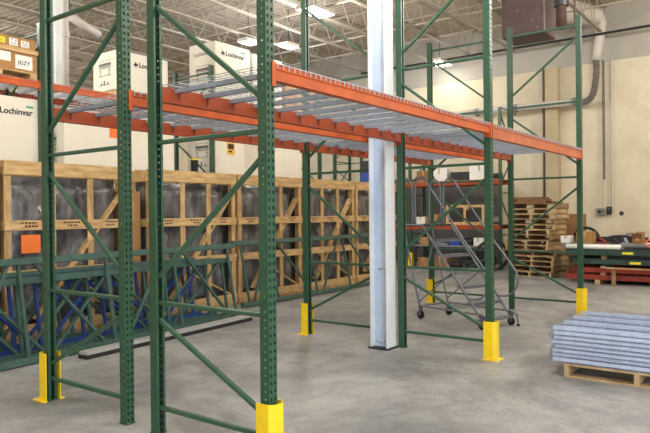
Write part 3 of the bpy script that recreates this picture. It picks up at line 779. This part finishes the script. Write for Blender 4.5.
# ------------------------------------------------------------------ pallets
def pallet_root(name, m, w=1.2, d=1.0, label='x'):
    r = thing(name, label, 'pallet')
    for y in (-d / 2, -.022, d / 2 - .045): MB().box(-w / 2, w / 2, y, y + .045, .018, .112).build('stringer', m, r)
    e = MB(); n = 7
    for i in range(n):
        x = -w / 2 + (w - .1) * i / (n - 1); e.box(x, x + .1, -d / 2 - .005, d / 2 + .005, .112, .13)
    e.build('top_boards', m, r)
    e = MB()
    for x in (-w / 2, -.05, w / 2 - .1): e.box(x, x + .1, -d / 2, d / 2, 0, .018)
    e.build('bottom_boards', m, r)
    return r
pc = Vector((16.2, 5.3)); pr = pallet_root('wood_pallet', M['palwood'], .95, 1.1)
pr2 = pallet_root('wood_pallet', M['palwood2'], .9, 1.15)
u1 = u2 = False
NP = 14
for i in range(NP):
    if i == 0: lb = 'bottom pallet of the tall stack by the end wall'
    elif i == NP - 1: lb = 'top pallet of the tall stack by the end wall, under the loose boards'
    else: lb = 'weathered wooden pallet in the tall stack by the end wall, %s from the bottom' % ['', 'second', 'third', 'fourth', 'fifth', 'sixth', 'seventh', 'eighth', 'ninth', 'tenth', 'eleventh', 'twelfth', 'thirteenth'][i]
    a = math.radians(-4 + random.uniform(-4, 4)); off = -.12 if 4 < i < 9 else 0
    loc = (pc.x + random.uniform(-.05, .05), pc.y + random.uniform(-.05, .05) - off * .5 - (.12 if i > 8 else 0) * .3, i * .13)
    if i % 3 != 1:
        o = placed(pr, u1, lb, loc, a); u1 = True
    else:
        o = placed(pr2, u2, lb, loc, a); u2 = True
wb = thing('wood_board', 'x', 'board'); MB().box(-.05, .05, -.42, .42, 0, .055).build('board', mat('brown_lumber', (128, 92, 58), .75, 0, .35, 4), wb)
bd = []
for k in range(14):
    lay = 0 if k < 7 else (1 if k < 11 else 2); j = k if k < 7 else (k - 7 if k < 11 else k - 11)
    x = pc.x - .43 + j * (.13 if lay == 0 else .19) + lay * .05; y = pc.y + random.uniform(-.12, .12) + lay * .08
    lb = ['loose brown board in the lowest layer on top of the pallet stack', 'loose brown board in the middle layer on top of the pallet stack', 'loose brown board topmost on the pallet stack'][lay]
    o = placed(wb, k > 0, lb, (x, y, NP * .13 + lay * .0555), random.uniform(-.03, .03))
    o['group'] = 'loose boards on the pallet stack, layer %d' % (lay + 1)
ct = thing('brown_carton', 'brown carton showing behind the right side of the pallet stack', 'carton', (17.6, 5.0, 0))
MB().box(-.3, .3, -.45, .3, 0, 1.55).build('carton_body', M['carton2'], ct, bevel=.01); MB().box(-.302, -.3, -.1, -.02, 0, 1.55).build('packing_tape', M['wood'], ct)

# pallet with the stack of wire decks
dp = pallet_root('wood_pallet', M['palwood'], 1.2, 1.3, 'wooden pallet on the floor carrying the stack of wire decks at right'); dp.location = (6.97, 1.19, 0)
dp2 = deck_root(1.17, M['wire_dim'], M['wire_blue'], .0045, False, .075, .024)
for i in range(8):
    lb = 'galvanised wire deck in the floor stack at right, ' + ['lowest', 'second from the bottom', 'third from the bottom', 'fourth from the bottom', 'fourth from the top', 'third from the top', 'second from the top', 'topmost'][i]
    o = placed(dp2, i > 0, lb, (6.97 + random.uniform(-.015, .015), 1.40 + random.uniform(-.02, .02), .1365 + i * .0435)); o.rotation_euler = (PI, 0, random.uniform(-.006, .006))

# ------------------------------------------------------------------ pile of beams on the right
def long_bar(name, label, cat, m, x, y0, y1, z, w, h, group=None, caps=None):
    r = thing(name, label, cat, (x, y1, z), 0, group)
    l = y1 - y0; t = .006
    prof = [(-w / 2, 0), (w / 2, 0), (w / 2, h * .62), (w / 2 - w * .35, h * .62), (w / 2 - w * .35, h), (-w / 2, h)]
    MB().prism(prof, (0, 0, 0), (1, 0, 0), (0, 0, 1), (0, -1, 0), l).build('beam_rail', m, r)
    MB().box(-w / 2 - .01, w / 2 + .004, -.01, .0, -.0, h).build('end_plate', m, r)
    return r
YR = .4
du = MB().box(14.8, 16.5, 3.5, 3.6, 0, .1); tag(du.build('timber_bearer', M['palwood']), 'timber bearer on the floor under the left end of the beam pile', 'timber')
du = MB().box(14.8, 16.5, 1.2, 1.3, 0, .1); tag(du.build('timber_bearer', M['palwood']), 'timber bearer on the floor under the right end of the beam pile', 'timber')
du = MB().box(14.8, 16.5, 2.4, 2.5, 0, .1); tag(du.build('timber_bearer', M['palwood']), 'timber bearer on the floor under the middle of the beam pile', 'timber')
rb = None
for lay in range(2):
    for k in range(6):
        y1 = 4.3 - lay * .1 + random.uniform(-.1, .1) - (0 if k else .25 * lay); x = 14.9 + k * .22 + lay * .08; z = .1 + lay * .15
        n_ = ['lower', 'upper'][lay]
        lb = 'red steel beam in the %s red layer of the pile by the end wall' % n_
        if k == 0: lb = 'red steel beam at the front of the %s red layer in the pile' % n_
        if rb is None: rb = long_bar('steel_beam', lb, 'steel beam', M['red'], x, YR, y1, z, .07, .105); o = rb
        else: o = dup(rb, lb, (x, y1, z))
        if k: o['group'] = 'red beams in the %s layer' % n_
for z, lb in ((.205, 'thin timber spacer between the red layers of the pile'), (.355, 'thin timber spacer between the red and green beams of the pile')):
    tag(MB().box(14.9, 16.2, 3.4, 3.5, z, z + .045).build('timber_spacer', M['palwood']), lb, 'timber')
gb = None
for lay in range(2):
    for k in range(6):
        y1 = 4.25 + random.uniform(-.15, .15); x = 15.0 + k * .2 + (1 - lay) * .0; z = .44 + lay * .2
        n_ = ['lower', 'upper'][lay]
        if k == 0: lb = 'green steel beam at the front of the %s green layer in the pile' % n_
        else: lb = 'green steel beam in the %s green layer of the pile' % n_
        if gb is None: gb = long_bar('steel_beam', lb, 'steel beam', M['pilegreen'], x, YR, y1, z, .12, .115); o = gb
        else: o = dup(gb, lb, (x, y1, z))
        if k: o['group'] = 'green beams in the %s layer' % n_
tag(MB().box(14.98, 16.2, 3.4, 3.5, .5551, .64).build('timber_spacer', M['palwood2']), 'timber spacer between the two green layers of the pile', 'timber')
tag(MB().box(15.05, 16.2, .5, 3.35, .565, .63).build('dark_channel', M['dark']), 'dark channel bundle between the two green layers of the pile', 'steel channel')
for y, z, lb in ((2.95, .66, 'yellow tag on the front beam of the upper green layer'), (2.8, .45, 'yellow tag on the front beam of the lower green layer')):
    tag(MB().box(14.925, 14.94, y - .11, y + .11, z + .01, z + .06).build('yellow_tag', M['label_y']), lb, 'tag')
tag(MB().box(14.72, 14.84, YR, 3.35, .36, .385).build('wood_plank', M['palwood']), 'long pale plank lying along the front of the beam pile', 'plank')
for k, y in enumerate((3.2, 2.2, 1.2)):
    tag(MB().box(14.75, 14.81, y - .04, y + .04, 0, .36).build('timber_post', M['palwood2']), ['left short timber post under the long plank', 'middle short timber post under the long plank', 'right short timber post under the long plank'][k], 'timber')
pl = dup(pr, 'low wooden pallet lying in front of the beam pile at the right edge', (14.15, 1.75, 0), (0, 0, PI / 2))
wt = tag(MB().tube([(15.0, 4.25, .82), (15.0, 3.1, .82)], .055, 14).build('white_tube', M['paper'], smooth=True), 'long white tube lying on top of the green beams', 'tube')
tag(MB().box(15.15, 16.1, .4, 4.4, .757, .88).build('grey_sheet_stack', M['greyitem'], bevel=.01), 'stack of long grey metal sheets on top of the beam pile', 'metal sheets')
tag(MB().box(14.96, 15.12, .4, 3.02, .757, .83).build('black_channel', M['dark']), 'long black channel right of the white tube on the beam pile', 'steel channel')
def small_carton(label, x, y, z, sx, sy, sz, m='carton', name='brown_carton', rz=0, flap=False):
    r = thing(name, label, 'carton', (x, y, z), rz)
    MB().box(-sx / 2, sx / 2, -sy / 2, sy / 2, 0, sz).build('carton_body', M[m], r, bevel=.006)
    MB().box(-sx / 2 - .002, sx / 2 + .002, -.025, .025, sz - .0, sz + .002).box(-sx / 2 - .002, -sx / 2, -.025, .025, sz * .6, sz).build('packing_tape', M['wood'], r)
    if flap:
        MB().bar((-sx / 2, 0, sz), (-sx / 2 - .1, 0, sz + .12), sy * .9, .006, (1, 0, 1)).bar((sx / 2, 0, sz), (sx / 2 + .05, 0, sz + .14), sy * .9, .006, (1, 0, 1)).build('carton_flap', M[m], r)
    return r
small_carton('brown carton standing on the beam pile left of centre', 15.5, 3.95, .882, .4, .34, .26)
small_carton('small white carton on the beam pile just right of the rack end post', 15.5, 4.38, .882, .3, .22, .16, 'paper', 'white_carton')
small_carton('small open brown carton on the beam pile near the right edge', 15.6, 2.85, .882, .3, .22, .12, 'carton2', flap=True)
for k, (y, s, m_, lb) in enumerate(((3.58, .14, 'red', 'red metal bracket lying on the beam pile right of the brown carton'), (3.3, .1, 'dark', 'small black fitting on the beam pile'),
                                   (3.08, .06, 'galv', 'small grey fitting on the beam pile'), (2.55, .12, 'paper', 'crumpled white paper on the beam pile near the orange hose'))):
    r = thing(['metal_bracket', 'pipe_fitting', 'pipe_fitting', 'paper_bundle'][k], lb, 'part', (15.4, y, .882))
    MB().box(-.08, .08, -s, s, 0, .03).build('flat_plate', M[m_], r, bevel=.006); MB().bar((-.06, -s * .7, .03), (.05, s * .5, .12), .05, .04).build('raised_arm', M[m_], r)
# black bin, black motor unit behind the pile
r = thing('black_hose_loop', 'black hose arching up behind the brown carton on the beam pile', 'hose', (15.9, 4.05, .882))
MB().tube([(0, .3 * math.cos(a), .02 + .32 * math.sin(a)) for a in [i * PI / 14 for i in range(15)]], .035, 8).build('hose_tube', M['rubber'], r, smooth=True)
r = thing('machine_cover', 'low black machine cover on the beam pile behind the brown carton', 'machine part', (16.0, 3.3, .882))
MB().prism([(-.45, 0), (.4, 0), (.4, .08), (.1, .17), (-.2, .16), (-.45, .08)], (0, 0, 0), (0, -1, 0), (0, 0, 1), (1, 0, 0), .4).build('cover_shell', M['dark'], r, bevel=.01)
MB().box(.05, .3, -.2, -.1, .15, .22).build('cover_handle', M['greyitem'], r)
tag(MB().box(16.6, 16.9, .5, 4.3, 0, .98).build('pipe_bundle', M['dark'], bevel=.02), 'dark stack of boxes behind the beam pile against the end wall', 'box stack')
r = thing('orange_hose', 'tangled orange air hose on the beam pile at the right edge', 'hose', (14.85, 2.12, .85))
for k in range(3):
    rr = random.Random(k); MB().tube([(rr.uniform(-.03, .03) + .05 * math.sin(a * 2 + k), (.3 + .04 * k) * math.cos(a) - .1 * k, .24 + (.22 - .03 * k) * math.sin(a)) for a in [i * 2 * PI / 24 for i in range(25)]], .016, 6).build('hose_loop', M['hose'], r, smooth=True)
MB().tube(interp([(0, .3, .2), (-.1, .45, .1), (-.2, .35, .0), (-.2, .1, -.1), (-.22, -.2, -.15)], 20), .016, 6).build('hose_end', M['hose'], r, smooth=True)

# ------------------------------------------------------------------ shelving rack along the end wall (back right)
SX = 17.08; SY0, SY1 = 6.62, 9.46; SD = .9
sf = make_frame('x', 'rack frame', 0, W=SD, H=4.55); sf.rotation_euler = (0, 0, -PI / 2)
set_thing(sf, 'slim green upright frame of the wall shelving, behind the ladder near the pallets', (SX, SY0, 0), -PI / 2)
dup(sf, 'slim green upright frame of the wall shelving just right of the white column', (SX, SY1, 0), (0, 0, -PI / 2))
dup(sf, 'slim green upright frame of the wall shelving hidden behind the white column', (SX, SY1 + 2.84, 0), (0, 0, -PI / 2))
dup(gd, 'yellow guard on the far shelving post just right of the white column', (SX, SY1, 0), (0, 0, -PI / 2))
sb = beam_root(2.84, .12, M['orange_dark']); used = False
for z, n_ in ((2.53, 'upper'), (1.25, 'middle')):
    for k, yc in enumerate(((SY0 + SY1) / 2, SY1 + 1.42)):
        for xx, rn, rz in ((SX, 'front', -PI / 2), (SX + SD, 'rear', PI / 2)):
            placed(sb, used, 'orange %s beam of the %s end wall shelf, %s' % (rn, n_, ['behind the ladder', 'left bay behind the white column'][k]), (xx, yc, z), rz); used = True
        bdk = thing('shelf_panel', 'plywood panel of the %s shelf on the end wall shelving, %s' % (n_, ['behind the ladder', 'left bay']	[k]), 'shelf panel', (SX, yc, z))
        MB().box(-.03, SD + .03, -1.36, 1.36, 0.001, .018).build('plywood_sheet', M['palwood'], bdk)
# workbench on the floor under it
tb = thing('work_table', 'low work table under the wall shelving crowded with small parts', 'table', (SX - .15, 8.2, 0))
MB().box(0, .9, -1.15, 1.1, .62, .66).build('table_top', M['greyitem'], tb)
for x in (.05, .85):
    for y in (-1.1, 1.05): MB().box(x - .025, x + .025, y - .025, y + .025, 0, .62).build('leg', M['dark'], tb)
rr = random.Random(5)
def clutter(kind, label, x, y, z, s, m_):
    if kind == 'carton': return small_carton(label, x, y, z, s * .9, s, s * .75, m_, 'brown_carton' if 'carton' in m_ else 'white_carton', rr.uniform(-.2, .2))
    r = thing(kind, label, kind.split('_')[-1], (x, y, z), rr.uniform(-.3, .3))
    if kind == 'plastic_tote':
        b_ = MB().box(-s * .4, s * .4, -s * .5, s * .5, 0, .012)
        for a in (-1, 1): b_.box(a * s * .4 - .006, a * s * .4 + .006, -s * .5, s * .5, 0, s * .5).box(-s * .4, s * .4, a * s * .5 - .006, a * s * .5 + .006, 0, s * .5)
        b_.build('tote_body', M[m_], r); MB().box(-s * .43, s * .43, -s * .53, -s * .49, s * .45, s * .5).box(-s * .43, s * .43, s * .49, s * .53, s * .45, s * .5).build('tote_rim', M[m_], r)
    elif kind == 'metal_tool':
        MB().bar((0, -s, .03), (0, s, .05), .05, .04).build('tool_shaft', M[m_], r); MB().box(-.06, .06, s * .7, s * 1.1, 0, .12).build('tool_head', M['dark'], r)
    elif kind == 'machine_part':
        MB().tube([(0, -s * .5, s * .3), (0, s * .5, s * .3)], s * .3, 12).build('part_body', M[m_], r); MB().box(-s * .25, s * .25, -s * .4, s * .4, 0, s * .15).build('part_base', M['dark'], r)
    elif kind == 'coiled_hose':
        MB().tube([(s * .05 * math.sin(a), s * .5 * math.cos(a) * (1 + a * .01), s * .55 + s * .5 * math.sin(a)) for a in [i * PI / 10 for i in range(81)]], .022, 6).build('hose_coil', M[m_], r, smooth=True)
        MB().tube([(0, s * .5, s * .55), (-.05, s * .65, .3), (-.1, s * .8, .03)], .022, 6).build('hose_end', M[m_], r)
    elif kind == 'wood_crate':
        b_ = MB()
        for z_ in (0, s * .9): b_.box(-.02, .02, -s, s, z_, z_ + .07).box(.4, .44, -s, s, z_, z_ + .07)
        b_.build('crate_rails', M['wood'], r)
        for y_ in (-s, -.03, s - .07):
            for x_ in (-.02, .4): MB().box(x_, x_ + .04, y_, y_ + .07, .07, s * .9).build('crate_slat', M['wood'], r)
        MB().box(.05, .38, -s * .85, s * .85, .02, s * .75).build('crate_contents', M['dark'], r)
    return r
zt = 2.55; zm = 1.27; zb = .66
C = clutter
C('carton', 'brown carton on the upper wall shelf behind the ladder, leftmost', SX + .35, 9.1, zt, .45, 'carton2')
C('carton', 'white carton on the upper wall shelf behind the ladder', SX + .35, 8.58, zt, .5, 'paper')
C('plastic_tote', 'black plastic tote on the upper wall shelf behind the ladder hoops', SX + .35, 7.95, zt, .5, 'dark')
C('carton', 'second white carton on the upper wall shelf, right of the tote', SX + .35, 7.33, zt, .55, 'paper')
C('machine_part', 'dark motor on the upper wall shelf near its right end', SX + .35, 6.85, zt, .3, 'dark')
C('wood_crate', 'small slatted wooden crate on the middle wall shelf behind the ladder', SX + .15, 7.75, zm, .55, 'wood')
C('carton', 'brown carton on the middle wall shelf left of the slatted crate', SX + .3, 8.75, zm, .4, 'carton')
C('carton', 'small white carton on the middle wall shelf beside the left post', SX + .3, 9.2, zm, .3, 'paper')
C('machine_part', 'grey pump on the middle wall shelf near the right post', SX + .3, 6.95, zm, .35, 'greyitem')
C('carton', 'brown carton on the work table at its left end', SX + .2, 9.05, zb, .3, 'carton')
C('plastic_tote', 'blue bin on the work table behind the ladder steps', SX + .15, 8.05, zb, .3, 'tote')
C('machine_part', 'dark motor on the work table beside the blue bin', SX + .2, 7.66, zb, .35, 'dark')
C('metal_tool', 'long grey tool lying on the work table', SX + .1, 8.5, zb, .22, 'galv')
C('carton', 'white carton on the work table at its right end', SX + .2, 7.3, zb, .3, 'paper')
C('coiled_hose', 'black hose coil standing on the floor at the right end of the wall shelving', SX - .45, 6.7, 0, .8, 'rubber')
C('coiled_hose', 'second black hose coil standing before the right end of the work table', SX - .25, 6.98, 0, .5, 'rubber')
C('machine_part', 'dark machine on the floor under the work table, right side', SX + .3, 7.5, 0, .5, 'dark')
C('carton', 'dark carton on the floor under the work table, left side', SX + .3, 8.5, 0, .5, 'carton2')
for kk, (nm, lb, y_, z_, s_, m_) in enumerate((
    ('machine_part', 'small dark gearbox on the middle wall shelf left of the slatted crate', 8.46, zm, .14, 'dark'),
    ('machine_part', 'rusty pump body on the work table left of the long tool', 8.78, zb, .13, 'rust'),
    ('metal_tool', 'grey tool leaning on the work table near its right end', 7.1, zb, .05, 'galv'),
    ('carton', 'dark carton on the upper wall shelf between the brown and white cartons', 8.95 - .17, zt, .2, 'carton2'),
    ('machine_part', 'dark drum lying on the floor under the work table, middle', 8.02, 0, .3, 'dark'),
    ('carton', 'brown carton on the floor under the work table, leftmost', 9.02, 0, .36, 'carton'))):
    C(nm, lb, SX + (.12 if 'upper' not in lb else -.0), y_, z_, s_, m_)
# items on the shelving left of the column
C('plastic_tote', 'blue plastic tote on the upper wall shelf left of the white column', SX + .35, 10.9, zt, .75, 'tote')
C('plastic_tote', 'black lidded tote stacked on the blue tote left of the white column', SX + .35, 10.9, zt + .38, .75, 'dark')

# ------------------------------------------------------------------ world, camera
wd = bpy.data.worlds.new('world'); SC.world = wd; wd.use_nodes = True
bg = wd.node_tree.nodes['Background']; bg.inputs['Color'].default_value = (.75, .85, 1, 1); bg.inputs['Strength'].default_value = .5

f, yaw, pitch, roll = 634.558, .6397, -.0044, .0098
cam = bpy.data.cameras.new('camera'); co = bpy.data.objects.new('camera', cam); COL.objects.link(co)
cam.sensor_width = 36; cam.lens = f / 650 * 36; cam.clip_start = .05; cam.clip_end = 200
F = Vector((math.cos(yaw) * math.cos(pitch), math.sin(yaw) * math.cos(pitch), math.sin(pitch)))
R = Vector((math.sin(yaw), -math.cos(yaw), 0)); U = R.cross(F)
c_, s_ = math.cos(roll), math.sin(roll)
# image +x = c*R' ... rotate the camera about its axis
Rr = R * c_ - U * s_ * -1 * -1
Ur = R * s_ + U * c_
mtx = Matrix((( Rr.x, Ur.x, -F.x, 0), (Rr.y, Ur.y, -F.y, 0), (Rr.z, Ur.z, -F.z, 1.62), (0, 0, 0, 1)))
co.matrix_world = mtx
SC.camera = co
SC.view_settings.view_transform = 'Standard'; SC.view_settings.look = 'None'; SC.view_settings.gamma = 1
SC.view_settings.exposure = -0.06
SC.cycles.max_bounces = 8
